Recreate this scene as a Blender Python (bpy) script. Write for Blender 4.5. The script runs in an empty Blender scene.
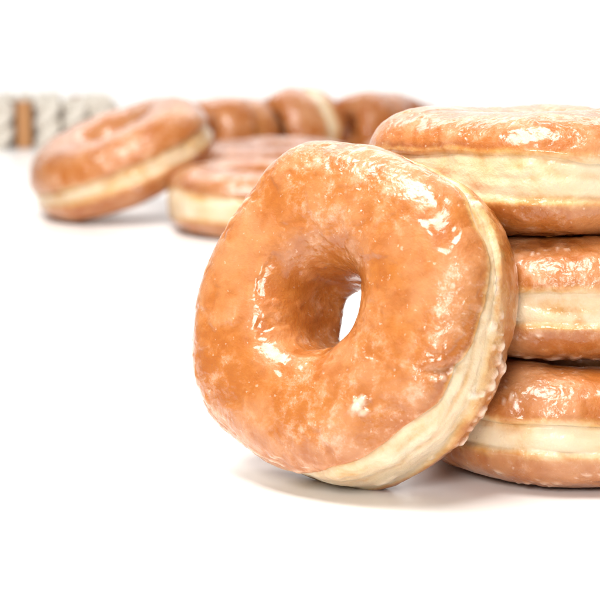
import bpy, math, random, os
import numpy as np
from mathutils import Vector, Matrix, noise as mnoise

random.seed(4)
S = bpy.context.scene
COL = S.collection
R = math.radians

# ------------------------------------------------------------------ camera
cam = bpy.data.cameras.new('camera')
camo = bpy.data.objects.new('camera', cam)
COL.objects.link(camo)
CAM_H, PITCH, FPX = 0.148, 10.2, 2000.0
camo.location = (0, 0, CAM_H)
camo.rotation_euler = (R(90 - PITCH), 0, 0)
cam.sensor_fit = 'HORIZONTAL'
cam.sensor_width = 36.0
cam.lens = 36.0 * FPX / 600.0
cam.clip_start, cam.clip_end = 0.02, 60.0
cam.dof.use_dof = True
cam.dof.focus_distance = 0.545
cam.dof.aperture_fstop = 22.0
S.camera = camo

# ------------------------------------------------------------------ world, lamps, exposure
W = bpy.data.worlds.new('World')
S.world = W
W.use_nodes = True
bg = W.node_tree.nodes['Background']
bg.inputs['Color'].default_value = (1.0, 0.985, 0.97, 1)
bg.inputs['Strength'].default_value = 0.22
S.view_settings.view_transform = 'Standard'
S.view_settings.look = 'None'
S.view_settings.exposure = 0.0


def area(name, loc, target, sx, sy, watts, color):
    l = bpy.data.lights.new(name, 'AREA')
    l.shape = 'RECTANGLE'
    l.size, l.size_y = sx, sy
    l.energy = watts
    l.color = color
    o = bpy.data.objects.new(name, l)
    COL.objects.link(o)
    o.location = loc
    o.rotation_euler = (Vector(target) - Vector(loc)).to_track_quat('-Z', 'Y').to_euler()
    return o


area('softbox_key', (-0.18, 0.44, 0.95), (0.0, 0.6, 0.0), 0.62, 0.46, 17.5, (1.0, 0.965, 0.92))
area('softbox_front', (-0.20, -0.45, 0.60), (0.0, 0.6, 0.03), 0.32, 0.38, 8.6, (1.0, 0.965, 0.93))
area('background_lamp', (0, 3.8, 2.6), (0, 4.1, 0), 4.5, 2.2, 150.0, (1.0, 0.985, 0.97))


# ------------------------------------------------------------------ materials
def new_mat(name):
    m = bpy.data.materials.new(name)
    m.use_nodes = True
    nt = m.node_tree
    return m, nt, nt.nodes['Principled BSDF']


class NT:
    def __init__(s, nt): s.nt = nt

    def node(s, t, **kw):
        n = s.nt.nodes.new(t)
        for k, v in kw.items(): setattr(n, k, v)
        return n

    def link(s, a, b): s.nt.links.new(a, b)

    def val(s, sock, v):
        if hasattr(v, 'is_output') or isinstance(v, bpy.types.NodeSocket): s.link(v, sock)
        else: sock.default_value = v

    def noise(s, vec, scale, detail=4, rough=.55, dist=0.0):
        n = s.node('ShaderNodeTexNoise')
        s.link(vec, n.inputs['Vector'])
        n.inputs['Scale'].default_value = scale
        n.inputs['Detail'].default_value = detail
        n.inputs['Roughness'].default_value = rough
        n.inputs['Distortion'].default_value = dist
        return n.outputs['Fac']

    def ramp(s, fac, a, b, lo=0.0, hi=1.0):
        n = s.node('ShaderNodeMapRange', interpolation_type='SMOOTHSTEP')
        s.val(n.inputs['Value'], fac)
        n.inputs['From Min'].default_value = a
        n.inputs['From Max'].default_value = b
        n.inputs['To Min'].default_value = lo
        n.inputs['To Max'].default_value = hi
        return n.outputs['Result']

    def math(s, op, a, b=0.0, c=0.0):
        n = s.node('ShaderNodeMath', operation=op)
        s.val(n.inputs[0], a); s.val(n.inputs[1], b)
        if op == 'MULTIPLY_ADD': s.val(n.inputs[2], c)
        return n.outputs[0]

    def mix(s, fac, a, b):
        n = s.node('ShaderNodeMix', data_type='RGBA')
        s.val(n.inputs[0], fac)
        for sock, v in ((n.inputs[6], a), (n.inputs[7], b)):
            if isinstance(v, tuple): sock.default_value = (*v, 1)
            else: s.link(v, sock)
        return n.outputs[2]

    def bump(s, h, strength, dist, normal=None):
        n = s.node('ShaderNodeBump')
        n.inputs['Strength'].default_value = strength
        n.inputs['Distance'].default_value = dist
        s.link(h, n.inputs['Height'])
        if normal is not None: s.link(normal, n.inputs['Normal'])
        return n.outputs['Normal']

    def attr(s, name):
        return s.node('ShaderNodeAttribute', attribute_name=name).outputs['Fac']


def donut_material():
    m, nt, P = new_mat('glazed_dough')
    g = NT(nt)
    tc = g.node('ShaderNodeTexCoord').outputs['Object']
    info = g.node('ShaderNodeObjectInfo')
    glaze, dough, toast = g.attr('glaze'), g.attr('dough'), g.attr('toast')
    n_big = g.noise(tc, 45, 4, .55)
    n_mid = g.noise(tc, 190, 5, .6, .3)
    n_fine = g.noise(tc, 900, 4, .6)
    n_blot = g.noise(tc, 110, 6, .65, .6)
    # fried crust: orange to deep brown
    br = g.mix(g.ramp(n_mid, .30, .72), (.375, .101, .0095), (.465, .148, .018))
    br = g.mix(g.ramp(n_big, .48, .72, 0, .4), br, (.48, .175, .028))
    br = g.mix(g.math('MULTIPLY', toast, g.ramp(n_blot, .3, .65, .5, 1)), br, (.21, .042, .005))  # toasted crust, plus shade painted in as a deeper brown
    # pale dough, yellow where it meets the crust
    dcol = g.mix(g.ramp(n_big, .35, .7), (.72, .53, .31), (.76, .65, .48))
    edge = g.mix(g.ramp(n_mid, .35, .65), (.55, .26, .055), (.64, .38, .13))
    dsoft = g.math('ADD', dough, g.math('MULTIPLY', g.math('SUBTRACT', n_blot, .5), .9))
    c = g.mix(g.ramp(dsoft, .04, .50), br, edge)
    c = g.mix(g.ramp(dsoft, .38, .95), c, dcol)
    # cloudy sugar film, thicker in some places
    gm = g.math('ADD', glaze, g.math('MULTIPLY', g.math('SUBTRACT', n_mid, .5), .7))
    gm = g.ramp(gm, .15, 1.05, .07, .46)
    gcol = g.mix(n_big, (.55, .265, .110), (.66, .375, .21))
    gcol = g.mix(g.ramp(dsoft, .2, .6), gcol, (.74, .63, .47))
    c = g.mix(gm, c, gcol)
    c = g.mix(g.math('MULTIPLY', g.attr('drip'), g.ramp(n_mid, .25, .7, .5, .95)), c, (.84, .68, .55))  # whitish glaze blobs; on the tilted donut they paint in glints
    # milky streaks where the film has dried
    mk = g.noise(tc, 190, 8, .78, .15)
    mk = g.math('MULTIPLY', g.ramp(mk, .48, .72, 0, .6), g.ramp(g.noise(tc, 38, 3, .5), .38, .62))
    c = g.mix(mk, c, (.74, .53, .40))
    # small sugar flecks
    fl = g.ramp(g.noise(tc, 620, 3, .5), .66, .74, 0, .3)
    c = g.mix(fl, c, (.90, .72, .56))
    g.link(c, P.inputs['Base Color'])
    P.inputs['Roughness'].default_value = .36
    P.inputs['Specular IOR Level'].default_value = .22
    P.inputs['Subsurface Weight'].default_value = .3
    P.inputs['Subsurface Radius'].default_value = (1.0, .42, .16)
    P.inputs['Subsurface Scale'].default_value = .0035
    # coat: shiny where the glaze lies
    cw = g.math('MULTIPLY', g.ramp(dough, .2, .9, 1.0, .45), g.ramp(n_blot, .25, .6, .55, 1.0))
    g.link(cw, P.inputs['Coat Weight'])
    P.inputs['Coat IOR'].default_value = 1.5
    g.link(g.ramp(n_mid, .3, .7, .06, .20), P.inputs['Coat Roughness'])
    # crinkled glaze skin
    wr = g.node('ShaderNodeTexNoise', noise_type='RIDGED_MULTIFRACTAL')
    g.link(tc, wr.inputs['Vector'])
    wr.inputs['Scale'].default_value = 230
    wr.inputs['Detail'].default_value = 3
    wr.inputs['Distortion'].default_value = .5
    wmask = g.ramp(g.noise(tc, 42, 3, .5), .42, .66, .14, 1.0)
    n_pit = g.noise(tc, 480, 1, .4, .4)
    h = g.math('ADD', g.math('MULTIPLY', wr.outputs['Fac'], .45), g.math('MULTIPLY', n_pit, 1.3))
    h = g.math('MULTIPLY', g.math('MULTIPLY_ADD', n_fine, .35, h), wmask)
    h = g.math('MULTIPLY_ADD', n_mid, .25, h)
    nb = g.bump(h, .58, .0009)
    g.link(nb, P.inputs['Coat Normal'])
    g.link(g.bump(g.math('ADD', n_fine, n_mid), .35, .0009), P.inputs['Normal'])
    return m


def simple_mat(name, c1, c2, scale, rough=.6, bump=0.0, dist=.001, stretch=None, coat=0.0):
    m, nt, P = new_mat(name)
    g = NT(nt)
    tc = g.node('ShaderNodeTexCoord').outputs['Object']
    if stretch:
        mp = g.node('ShaderNodeMapping')
        mp.inputs['Scale'].default_value = stretch
        g.link(tc, mp.inputs['Vector'])
        tc = mp.outputs['Vector']
    n = g.noise(tc, scale, 5, .6)
    g.link(g.mix(g.ramp(n, .3, .7), c1, c2), P.inputs['Base Color'])
    P.inputs['Roughness'].default_value = rough
    P.inputs['Coat Weight'].default_value = coat
    P.inputs['Coat Roughness'].default_value = .15
    if bump: g.link(g.bump(n, bump, dist), P.inputs['Normal'])
    return m


M_DONUT = donut_material()
M_TABLE = simple_mat('white_glossy_table', (.92, .915, .91), (.935, .93, .925), 9, .28, .02, .002)
M_BACK = simple_mat('white_paper', (.87, .865, .86), (.89, .885, .88), 6, .9)
M_ROPE = simple_mat('white_paper_cord', (.66, .60, .51), (.83, .79, .72), 300, .8, .6, .002)
M_WOOD = simple_mat('brown_stained_wood', (.30, .12, .035), (.50, .23, .07), 60, .45, .3, .001, (1, 1, .12), .3)
M_LINER = simple_mat('dark_woven_core', (.15, .11, .085), (.28, .21, .17), 90, .8, .5, .002)


# ------------------------------------------------------------------ helpers
def mesh_obj(name, verts, faces, mat, parent=None, smooth=True):
    me = bpy.data.meshes.new(name)
    me.from_pydata([tuple(v) for v in verts], [], faces)
    if smooth: me.polygons.foreach_set('use_smooth', [True] * len(me.polygons))
    me.materials.append(mat)
    me.update()
    o = bpy.data.objects.new(name, me)
    COL.objects.link(o)
    if parent: o.parent = parent
    return o


def empty(name, loc, label, cat, group=None):
    o = bpy.data.objects.new(name, None)
    o.empty_display_size = .02
    COL.objects.link(o)
    o.location = loc
    o['label'], o['category'] = label, cat
    if group: o['group'] = group
    return o


def vnoise(pts, scale, seed, octaves=1, H=.8):
    off = Vector((seed * 7.31, seed * 3.77, seed * 1.93))
    out = np.empty(len(pts))
    if octaves == 1:
        for i, p in enumerate(pts): out[i] = mnoise.noise(Vector(p) * scale + off)
    else:
        for i, p in enumerate(pts): out[i] = mnoise.fractal(Vector(p) * scale + off, H, 2.0, octaves)
    return out


def periodic(theta, ctrl):
    """smooth closed curve through equally spaced control values"""
    c = np.asarray(ctrl, float)
    n = len(c)
    t = (theta / (2 * np.pi) * n) % n
    i = np.floor(t).astype(int)
    f = t - i
    p0, p1, p2, p3 = c[(i - 1) % n], c[i % n], c[(i + 1) % n], c[(i + 2) % n]
    return .5 * (2 * p1 + (p2 - p0) * f + (2 * p0 - 5 * p1 + 4 * p2 - p3) * f ** 2 + (3 * p1 - p0 - 3 * p2 + p3) * f ** 3)


def sstep(x, a, b):
    t = np.clip((x - a) / (b - a), 0, 1)
    return t * t * (3 - 2 * t)


# dried glaze blobs, on the tilted donut painted glints: ring fraction, profile fraction, length, width, height (mm), small neighbours
DRIP_FRONT = [(.873, .272, 1.5, 2.6, 1.1, 2), (.882, .270, 1.0, 1.4, 1.2, 1), (.118, .605, 1.1, 1.3, 1.0, 2), (.130, .600, .8, .8, .9, 1), (.009, .600, 1.4, 1.8, 1.0, 2),
              (.998, .620, 1.2, 1.6, 1.1, 2), (.977, .640, 1.6, 2.6, 1.4, 3), (.963, .620, 1.8, 1.6, 1.3, 2), (.950, .600, 2.0, 1.4, .9, 1), (.941, .630, 1.4, 1.8, 1.2, 2), (.923, .625, 1.0, 1.4, 1.1, 1),
              (.909, .640, 1.2, 1.6, 1.2, 2), (.880, .600, .8, 1.2, .6, 1), (.640, .342, .5, 2.6, .5, 2), (.665, .342, .6, 3.2, .55, 3), (.689, .344, .6, 2.6, .6, 3),
              (.715, .350, .6, 3.0, .55, 2), (.738, .356, .5, 2.6, .6, 3), (.770, .375, .5, 2.6, .5, 2), (.830, .560, 1.2, 2.2, .6, 2), (.040, .590, .8, 1.0, .7, 2),
              (.380, .300, .5, 2.6, .5, 3), (.410, .305, .5, 2.2, .5, 2), (.468, .319, .5, 2.6, .45, 2), (.305, .345, .4, 1.6, .4, 1), (.955, .372, .9, 1.2, .5, 1)]
DRIP_TOP = [(.731, .382, 1.1, 1.3, 1.0, 1), (.722, .395, .7, 1.7, .6, 2), (.711, .430, .6, 2.0, .5, 1), (.694, .455, .5, 2.4, .45, 1), (.672, .470, .5, 2.2, .4, 1), (.739, .630, 1.5, 1.1, .6, 2), (.731, .655, 1.0, 1.0, .6, 1), (.781, .495, .7, .5, .4, 1), (.640, .430, .5, 1.8, .4, 2)]
DRIP_MIDDLE = [(.400, .715, .9, 2.0, .6, 1), (.425, .72, .8, 2.2, .6, 2), (.450, .725, .8, 2.0, .6, 1), (.475, .735, .8, 2.0, .6, 1), (.409, .300, 1.0, .7, .4, 1), (.434, .285, .9, .6, .4, 1), (.419, .629, .6, 1.0, .4, 0)]
DRIP_BOTTOM = [(.609, .345, 1.3, .6, .6, 1), (.622, .710, 1.0, 1.4, .7, 2), (.641, .700, .8, 1.2, .7, 2), (.656, .690, .8, 1.0, .6, 1), (.684, .650, .7, 1.4, .5, 2), (.588, .312, .6, 1.0, .4, 1), (.595, .66, .7, 1.3, .5, 1)]
GLINT_TILTED = [(.625, .265, 2.2, 3.0, .8, 2), (.680, .255, 1.6, 2.4, .7, 2), (.895, .335, 1.6, 2.4, .7, 2), (.910, .320, 1.2, 1.8, .6, 1), (.010, .630, 1.6, 2.2, .8, 2), (.850, .325, 1.3, 1.8, .6, 2), (.120, .150, 1.4, 2.0, .5, 1), (.060, .350, 1.3, 1.6, .6, 1), (.895, .620, 1.2, 1.5, .6, 1)]  # pale raised spots painted in place of specular glints
DRIP_FLAT = [(.560, .330, 1.6, 2.2, .7, 2), (.575, .310, 1.2, 1.6, .6, 1), (.530, .300, 1.0, 1.6, .5, 1)]


class Donut:
    """ring of fried dough; local +z is the upper (glazed) face"""

    def __init__(s, seed, outline, hole, hole_c=(0, 0), ht=.0175, hb=.0165, p_top=2.15, p_bot=2.5,
                 band=(.15, .13), band_in=.0012, lump=1.0, nu=256, nv=120, glaze=.5, fine=0.0, groove=.0012, lip_in=0.0, dark=0.0, p_side=2.15, p_hole=2.0, pale=1.0, fold=None, drip_glints=()):
        s.seed, s.nu = seed, nu
        nb = int(nv * .2)
        nt_ = int(nv * .4)
        th = np.arange(nu) / nu * 2 * np.pi
        rng = np.random.RandomState(seed)

        def wob(amp, k0=1, k1=6):
            w = np.zeros(nu)
            for k in range(k0, k1): w += rng.uniform(-1, 1) / k ** .7 * np.sin(k * th + rng.uniform(0, 6.28))
            return amp * w
        Ro = periodic(th, outline) + wob(.0005, 3, 9)
        Ri = hole * (1 + wob(.10, 2, 5))
        def border(b):
            b = periodic(th, b) if hasattr(b, '__len__') else np.full(nu, b)
            return b + np.clip(np.abs(b), .08, .3) * wob(.22, 2, 22)
        bu, bl = border(band[0]), border(band[1])
        bl = np.maximum(bl, .05 - bu)
        ctr, hw = (bu - bl) / 2, (bu + bl) / 2
        # rows: top crust pi..bu, band bu..-bl, bottom crust -bl..-pi
        a = np.linspace(0, 1, nt_ + 1)
        top = bu[:, None] + (np.pi - bu[:, None]) * a[::-1][None, :]
        mid = bu[:, None] + (-bl[:, None] - bu[:, None]) * np.linspace(0, 1, nb + 1)[None, :]
        bot = -bl[:, None] + (-np.pi + bl[:, None]) * a[None, :]
        phi = np.concatenate([top, mid[:, 1:], bot[:, 1:]], axis=1)
        s.r0, s.r1 = nt_, nt_ + nb          # border rows
        s.nr = phi.shape[1]
        TH = np.repeat(th[:, None], s.nr, 1)
        c, sn = np.cos(phi), np.sin(phi)
        Rm, Wd = ((Ro + Ri) / 2)[:, None], ((Ro - Ri) / 2)[:, None]
        # outer side squarer than the hole side
        px = np.where(c > 0, p_side, p_hole)
        x = np.sign(c) * np.abs(c) ** (2 / px)
        zt = np.where(sn > 0, ht * (1 + periodic(th, rng.uniform(-.05, .05, 7)))[:, None] * np.abs(sn) ** (2 / p_top),
                      -hb * np.abs(sn) ** (2 / p_bot))
        # the white band is a slightly pinched waist with a crease above and below
        upper = phi > ctr[:, None]
        t = np.abs(phi - ctr[:, None]) / hw[:, None]      # 1 at the border
        pinch = band_in * (1 - sstep(t, .75, 1.35)) + groove * np.exp(-((t - 1.0) / .20) ** 2) * np.where(upper, 1.0, .35) * periodic(th, rng.uniform(0, 1.2, 13))[:, None]
        lip = (np.exp(-((phi + 2.55) / .42) ** 2) + np.exp(-((phi - 2 * np.pi + 2.55) / .42) ** 2)) * lip_in          # lower rim of the hole creeps inwards
        rad = Rm + Wd * x - lip - pinch * (c > 0)
        hc = np.clip((np.abs(phi) - 1.2) / 1.2, 0, 1)
        X = rad * np.cos(TH) + hole_c[0] * hc
        Y = rad * np.sin(TH) + hole_c[1] * hc
        Pn = np.stack([X, Y, zt], -1)
        s.dough = 1 - sstep((t - 1) * hw[:, None], -.10, .22)
        N = s.normals(Pn)
        flat = Pn.reshape(-1, 3)
        low = vnoise(flat, 42, seed).reshape(nu, s.nr)
        mid_ = vnoise(flat, 120, seed + 1, 2).reshape(nu, s.nr)
        gl = vnoise(flat, 60, seed + 2, 4, .7).reshape(nu, s.nr)
        s.glaze = np.clip(glaze + .75 * gl, 0, 1)
        bnd = np.exp(-(t / 1.1) ** 2)
        s.dough = pale * s.dough * np.clip(.95 + .5 * low, .35, 1)
        d = lump * (.0009 * low + .7 * (.00035 + .0006 * bnd) * mid_) + .00035 * sstep(s.glaze, .35, .6) * (1 - .6 * s.dough)
        st = vnoise(flat * np.array([.22, .22, 1.5]), 170, seed + 9, 2).reshape(nu, s.nr)
        d = d + .00035 * bnd * st * (c > 0)
        s.dough = s.dough * np.clip(.95 + .45 * st, .3, 1)
        if fold:
            du_ = (TH / (2 * np.pi) - fold[0] + .5) % 1 - .5 + .03 * (phi - fold[1])
            d = d - fold[2] * np.exp(-(du_ / .006) ** 2 - ((phi - fold[1]) / .30) ** 2)
        if fine:
            f1 = vnoise(flat, 330, seed + 3, 2).reshape(nu, s.nr)
            d = d + fine * f1 * (.4 + .6 * sstep(s.glaze, .3, .7))
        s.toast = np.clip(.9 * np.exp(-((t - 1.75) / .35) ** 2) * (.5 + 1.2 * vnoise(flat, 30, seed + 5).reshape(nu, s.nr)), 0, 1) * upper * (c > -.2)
        s.toast = np.clip(s.toast + dark, 0, 1)  # dark: deeper crust tone, on some donuts painted shade
        s.P = Pn + N * d[..., None]
        s.drip = np.zeros((nu, s.nr))
        wv = vnoise(flat, 420, seed + 8, 2).reshape(nu, s.nr)
        rr = random.Random(seed)
        P0, lift = s.P.copy(), np.zeros((nu, s.nr))
        for (u, v, ln, wd, hh, n) in drip_glints:
            spots = [(u, v, ln, wd, hh)]
            for q in range(n + 1):
                f = rr.uniform(.35, .75)
                spots.append((u + rr.uniform(-.012, .012), v + rr.uniform(-.02, .02), ln * f, wd * f, hh * f))
            for (u_, v_, l_, w_, h_) in spots:
                i, k = int(u_ * nu) % nu, int(v_ * (s.nr - 1))
                p0, n0 = P0[i, k], N[i, k]
                t1 = P0[i, min(k + 1, s.nr - 1)] - P0[i, k - 1]
                t1 = t1 / np.linalg.norm(t1)
                t2 = np.cross(n0, t1)
                q_ = P0 - p0
                r_ = np.sqrt((q_ @ t1 / (l_ * 1e-3)) ** 2 + (q_ @ t2 / (w_ * 1e-3)) ** 2 + (q_ @ n0 / .004) ** 2) / 1.25
                m_ = sstep(1 - r_ + .45 * wv, -.05, .75)
                s.drip = np.maximum(s.drip, m_ * min(1, .45 + h_ * .45))
                lift = np.maximum(lift, m_ * h_ * .8e-3)
        s.P = P0 + N * lift[..., None]
        s.N = s.normals(s.P)
        s.phi = phi

    def normals(s, P):
        du = np.roll(P, -1, 0) - np.roll(P, 1, 0)
        dv = np.empty_like(P)
        dv[:, 1:-1] = P[:, 2:] - P[:, :-2]
        dv[:, 0] = P[:, 1] - P[:, -2]
        dv[:, -1] = dv[:, 0]
        n = np.cross(dv, du)
        n /= np.linalg.norm(n, axis=-1, keepdims=True) + 1e-12
        if n[0, np.argmax(P[0, :, 2]), 2] < 0: n = -n
        return n

    def part(s, name, a, b, parent):
        rows = b - a + 1
        P, N = s.P[:, a:b + 1], s.N[:, a:b + 1]
        nu = s.nu
        faces = []
        for i in range(nu):
            j = (i + 1) % nu
            for k in range(rows - 1):
                faces.append((i * rows + k, i * rows + k + 1, j * rows + k + 1, j * rows + k))
        o = mesh_obj(name, P.reshape(-1, 3), faces, M_DONUT, parent)
        me = o.data
        for nm, arr in (('glaze', s.glaze), ('dough', s.dough), ('toast', s.toast), ('drip', s.drip)):
            at = me.attributes.new(nm, 'FLOAT', 'POINT')
            at.data.foreach_set('value', arr[:, a:b + 1].reshape(-1).astype(np.float32))
        me.normals_split_custom_set_from_vertices([tuple(n) for n in N.reshape(-1, 3)])
        return o

    def build(s, root):
        s.part('top_crust', 0, s.r0, root)
        s.part('dough_band', s.r0, s.r1, root)
        s.part('bottom_crust', s.r1, s.nr - 1, root)
        s.root = root


def orient(n, spin=0.0):
    n = Vector(n).normalized()
    x = Vector((-n.y, n.x, 0))
    if x.length < .05: x = Vector((1, 0, 0))
    x = (x - n * x.dot(n)).normalized()
    y = n.cross(x)
    m = Matrix((x, y, n)).transposed()
    return m @ Matrix.Rotation(spin, 3, 'Z')


def place(d, name, label, n, spin, x, y, rest, group=None, squash=.0011):
    """stand the donut so that its lowest point is at height rest; (x, y) is the ring's centre"""
    m = orient(n, spin)
    P = d.P.reshape(-1, 3) @ np.array(m).T
    z = rest - P[:, 2].min() - squash
    # the soft dough flattens where it rests
    P[:, 2] = np.maximum(P[:, 2], rest - z)
    d.P = (P @ np.array(m)).reshape(d.P.shape)
    d.N = d.normals(d.P)
    root = empty(name, (x, y, z), label, 'donut', group)
    root.rotation_euler = m.to_euler()
    d.build(root)
    d.world = P + np.array([x, y, z])
    if os.environ.get('DBG'):
        q = d.world.copy(); q[:, 2] -= CAM_H
        cp, sp = math.cos(R(PITCH)), math.sin(R(PITCH))
        dep = q[:, 1] * cp - q[:, 2] * sp
        up = q[:, 1] * sp + q[:, 2] * cp
        X = 300 + FPX * q[:, 0] / dep; Y = 299.5 - FPX * up / dep
        print('DBG %-60s x %.0f..%.0f y %.0f..%.0f  ztop %.3f' % (label[:60], X.min(), X.max(), Y.min(), Y.max(), d.world[:, 2].max()))
    return root


def square(r, k, phase=0.0, n=16, seed=0, j=.02):
    rng = random.Random(seed)
    return [r * (1 + k * math.cos(4 * (2 * math.pi * i / n - phase)) + rng.uniform(-j, j)) for i in range(n)]


def yaw_el(yaw, el):
    return (-math.sin(R(yaw)) * math.cos(R(el)), -math.cos(R(yaw)) * math.cos(R(el)), math.sin(R(el)))


# ------------------------------------------------------------------ table and backdrop
def sheet():
    prof = [(-3.0, 0.0)] + [(y, 0.0) for y in np.linspace(-1, 5.0, 13)]
    vs, fs = [], []
    xs = np.linspace(-4, 4, 9)
    for y, z in prof:
        for x in xs: vs.append((x, y, z))
    n = len(xs)
    for i in range(len(prof) - 1):
        for j in range(n - 1):
            fs.append((i * n + j, i * n + j + 1, (i + 1) * n + j + 1, (i + 1) * n + j))
    o = mesh_obj('tabletop', vs, fs, M_TABLE)
    o['kind'] = 'structure'
    prof = [(5.0 + .8 * math.sin(a), .8 - .8 * math.cos(a)) for a in np.linspace(0, math.pi / 2, 14)] + [(5.8, 4.0)]
    vs, fs = [], []
    for y, z in prof:
        for x in xs: vs.append((x, y, z))
    for i in range(len(prof) - 1):
        for j in range(n - 1):
            fs.append((i * n + j, i * n + j + 1, (i + 1) * n + j + 1, (i + 1) * n + j))
    o = mesh_obj('backdrop', vs, fs, M_BACK)
    o['kind'] = 'structure'


sheet()

# ------------------------------------------------------------------ front donut
front_outline = [0.0506, 0.0527, 0.0524, 0.0486, 0.0489, 0.0512, 0.0462, 0.0437, 0.0427, 0.0431, 0.0456, 0.0444, 0.0454, 0.0489, 0.0488, 0.0507]
fd = Donut(11, front_outline, .0110, (.0008, .002), p_hole=2.5, ht=.0185, hb=.0165, p_top=2.65, p_bot=2.8, p_side=2.8, nu=560, nv=260, glaze=.52, fine=.00010, 
           band=([.42, .34, .30, .30, .30, .30, .30, .30, .25, .20, .22, .25, .34, .60, .62, .56],
                 [-.10, -.14, -.12, .0, .05, .05, .05, .05, .05, .05, .05, .05, .20, .30, .22, .0]), lip_in=.0045, fold=(.962, .72, .0016), drip_glints=DRIP_FRONT)
place(fd, 'donut', 'large squarish glazed donut standing upright on its edge in front, leaning on the tall stack',
      yaw_el(36, 20), 0.0, .0110, .5450, 0)

# ------------------------------------------------------------------ the stack on the right
GS = 'glazed donuts stacked at the right'
d1 = Donut(21, square(.0475, .02, .3, seed=1), .011, dark=.15, p_top=2.7, p_bot=2.9, ht=.0168, hb=.0160, nu=320, nv=170, glaze=.6, fine=.0001, groove=.0009, drip_glints=DRIP_BOTTOM)  # dark: varied crust tone, partly shade painted into the lower stack
place(d1, 'donut', 'bottom glazed donut of the tall stack, resting on the white table', (0.02, 0, 1), .4, .0785, .5645, 0, GS)
z1 = .0329
d2 = Donut(22, square(.0475, .02, .9, seed=2), .011, dark=.15, p_top=2.7, p_bot=2.9, ht=.0168, hb=.0160, nu=320, nv=170, glaze=.55, fine=.0001, groove=.0009, drip_glints=DRIP_MIDDLE)
place(d2, 'donut', 'middle glazed donut of the tall stack, squeezed between two others', (-0.02, .02, 1), 1.7, .0820, .575, z1, GS)
d3 = Donut(23, square(.0505, .055, .25, seed=3), .011, p_top=2.7, p_bot=2.9, ht=.0178, hb=.0165, nu=360, nv=200, glaze=.45, fine=.0001, groove=.0009, band=(.23, .15), drip_glints=DRIP_TOP)
place(d3, 'donut', 'topmost glazed donut of the tall stack, with shiny glaze on its pale waist', (0.0, .045, 1), 2.9, .0728, .586, z1 * 2 - .0012, GS)

# ------------------------------------------------------------------ the blurred pile behind
GB = 'glazed donuts piled in the blurred background'
e1 = Donut(31, square(.0525, .02, .2, seed=4), .013, ht=.0205, hb=.0185, band=(.14, .10), pale=.8, dark=.0, nu=200, nv=100, glaze=.55, drip_glints=GLINT_TILTED)
place(e1, 'donut', 'tilted glazed donut at the far left, one side propped on a flat donut', (-.39, -.14, 1), .5, -.0965, 1.082, 0, GB)
e2 = Donut(32, square(.048, .02, .6, seed=5), .012, ht=.0175, hb=.0165, nu=200, nv=100, glaze=.5, band=(.34, .30), pale=.85, dark=.05, drip_glints=DRIP_FLAT)
place(e2, 'donut', 'flat lying glazed donut with wide pale waist, half hidden behind the upright donut', (0, 0, 1), .9, -.022, 1.030, 0, GB)
e3 = Donut(33, square(.048, .02, .6, seed=6), .012, dark=.6, ht=.0172, hb=.0165, nu=180, nv=90, glaze=.4)  # dark puts the shade of the pile into the crust colour
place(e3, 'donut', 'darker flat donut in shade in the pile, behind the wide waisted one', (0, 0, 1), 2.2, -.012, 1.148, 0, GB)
e4 = Donut(34, square(.0275, .02, .6, seed=7), .005, ht=.024, hb=.022, band=(.10, .10), pale=.15, dark=.0, nu=160, nv=80, glaze=.45)
place(e4, 'donut', 'small round donut on edge, touching the tilted far left donut', yaw_el(48, 8), .3, -.042, 1.232, 0, GB)
e5 = Donut(35, square(.0285, .02, .2, seed=8), .005, ht=.027, hb=.021, band=(.10, .08), dark=.0, nu=160, nv=80, glaze=.45)
place(e5, 'donut', 'round donut on edge with a pale waist on its right, middle of the pile', yaw_el(48, 2), 1.3, .001, 1.262, 0, GB)
e6 = Donut(36, square(.0275, .02, .9, seed=9), .005, ht=.024, band=(.10, .10), pale=.1, dark=.25, hb=.021, nu=160, nv=80, glaze=.35)
place(e6, 'donut', 'brown donut on edge just left of the tall stack, far back in the pile', yaw_el(50, 8), 2.0, .045, 1.262, 0, GB)
e7 = Donut(37, square(.046, .02, .9, seed=10), .012, ht=.0172, hb=.0165, nu=160, nv=80, glaze=.5)
place(e7, 'donut', 'flat donut peeking over the top edge of the upright front donut', (0, 0, 1), 2.0, .080, 1.185, 0, GB)


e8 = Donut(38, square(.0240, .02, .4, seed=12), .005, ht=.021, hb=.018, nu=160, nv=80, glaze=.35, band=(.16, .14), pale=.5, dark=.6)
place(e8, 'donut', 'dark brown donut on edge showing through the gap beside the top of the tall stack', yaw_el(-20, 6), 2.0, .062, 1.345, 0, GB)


e9 = Donut(39, square(.0480, .02, .1, seed=13), .012, ht=.0175, hb=.0165, nu=160, nv=80, glaze=.45, pale=.5, dark=.2)
place(e9, 'donut', 'flat donut at the very back of the pile, behind the left of the row', (0, 0, 1), .7, -.050, 1.435, 0, GB)
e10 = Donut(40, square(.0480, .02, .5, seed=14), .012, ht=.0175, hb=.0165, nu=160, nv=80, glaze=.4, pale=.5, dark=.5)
place(e10, 'donut', 'flat brown donut at the very back of the pile, nearest the tall stack', (0, 0, 1), 1.9, .055, 1.440, 0, GB)


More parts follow.
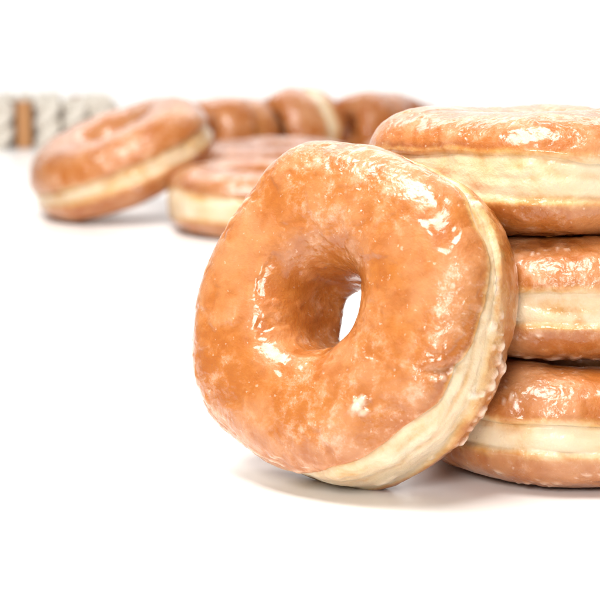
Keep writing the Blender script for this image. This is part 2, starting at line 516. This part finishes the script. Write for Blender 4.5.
# ------------------------------------------------------------------ the white cord basket
def tube(path, r, n=10):
    vs, fs = [], []
    for i, p in enumerate(path):
        a = path[min(i + 1, len(path) - 1)] - path[max(i - 1, 0)]
        a.normalize()
        x = a.orthogonal().normalized()
        ref = Vector((1, 0, 0)) if abs(a.x) < .9 else Vector((0, 1, 0))
        x = (ref - a * ref.dot(a)).normalized()
        y = a.cross(x)
        for k in range(n):
            t = 2 * math.pi * k / n
            vs.append(p + (x * math.cos(t) + y * math.sin(t)) * r)
    for i in range(len(path) - 1):
        for k in range(n):
            j = (k + 1) % n
            fs.append((i * n + k, i * n + j, (i + 1) * n + j, (i + 1) * n + k))
    fs.append(tuple(range(n - 1, -1, -1)))
    fs.append(tuple((len(path) - 1) * n + k for k in range(n)))
    return vs, fs


def basket():
    cx, cy, rad, h = -.225, 1.475, .082, .0335
    sq = .36                                   # oval: short side over long side
    root = empty('basket', (cx, cy, 0), 'low round basket of twisted white cord and brown stakes at far left', 'basket')
    # dark inner wall with a floor
    vs, fs = [], []
    n = 64
    prof = [(0, .003), (rad - .012, .003), (rad - .009, h - .003), (rad - .005, h - .003), (rad - .006, 0.0), (0, 0.0)]
    for r_, z in prof:
        for k in range(n):
            t = 2 * math.pi * k / n
            vs.append((r_ * math.cos(t), (r_ - rad) * math.sin(t) + rad * sq * math.sin(t) if r_ else 0, z))
    for i in range(len(prof) - 1):
        for k in range(n):
            j = (k + 1) % n
            fs.append((i * n + k, i * n + j, (i + 1) * n + j, (i + 1) * n + k))
    mesh_obj('inner_wall', vs, fs, M_LINER, root)
    # one twisted cord, then copies
    vs, fs = [], []
    steps = 26
    for s_ in range(2):
        path = []
        for i in range(steps + 1):
            f = i / steps
            t = s_ * math.pi + f * 2.4 * math.pi
            path.append(Vector((.0046 * math.cos(t), .0046 * math.sin(t), f * (h - .001))))
        v, f_ = tube(path, .0054, 12)
        o_ = len(vs)
        vs += v
        fs += [tuple(q + o_ for q in face) for face in f_]
    cord = mesh_obj('twisted_cord', vs, fs, M_ROPE, root)
    v, f_ = [], []
    for z in (0.0, .012, .024, h):
        for x, y in ((-.0054, -.003), (-.004, -.0045), (.004, -.0045), (.0054, -.003), (.0054, .003), (-.0054, .003)):
            v.append((x, y, z))
    for i in range(3):
        for k in range(6):
            j = (k + 1) % 6
            f_.append((i * 6 + k, i * 6 + j, (i + 1) * 6 + j, (i + 1) * 6 + k))
    f_ += [(5, 4, 3, 2, 1, 0), (18, 19, 20, 21, 22, 23)]
    stake = mesh_obj('stake', v, f_, M_WOOD, root, smooth=False)
    N = 22
    fc = fs_ = True
    for k in range(N):
        t = -math.pi / 2 + 2 * math.pi * k / N + .47
        t += .22 * math.sin(2 * t)
        is_stake = k % 6 == 0
        src = stake if is_stake else cord
        if is_stake and fs_: o = stake; fs_ = False
        elif not is_stake and fc: o = cord; fc = False
        else:
            o = src.copy(); COL.objects.link(o); o.parent = root
        rr = rad if not is_stake else rad + .006
        o.location = (rr * math.cos(t), rr * sq * math.sin(t), .0005)
        o.rotation_euler = (0, 0, math.atan2(math.sin(t) / sq, math.cos(t)) + math.pi / 2 + (0 if is_stake else random.uniform(-1, 1)))


basket()
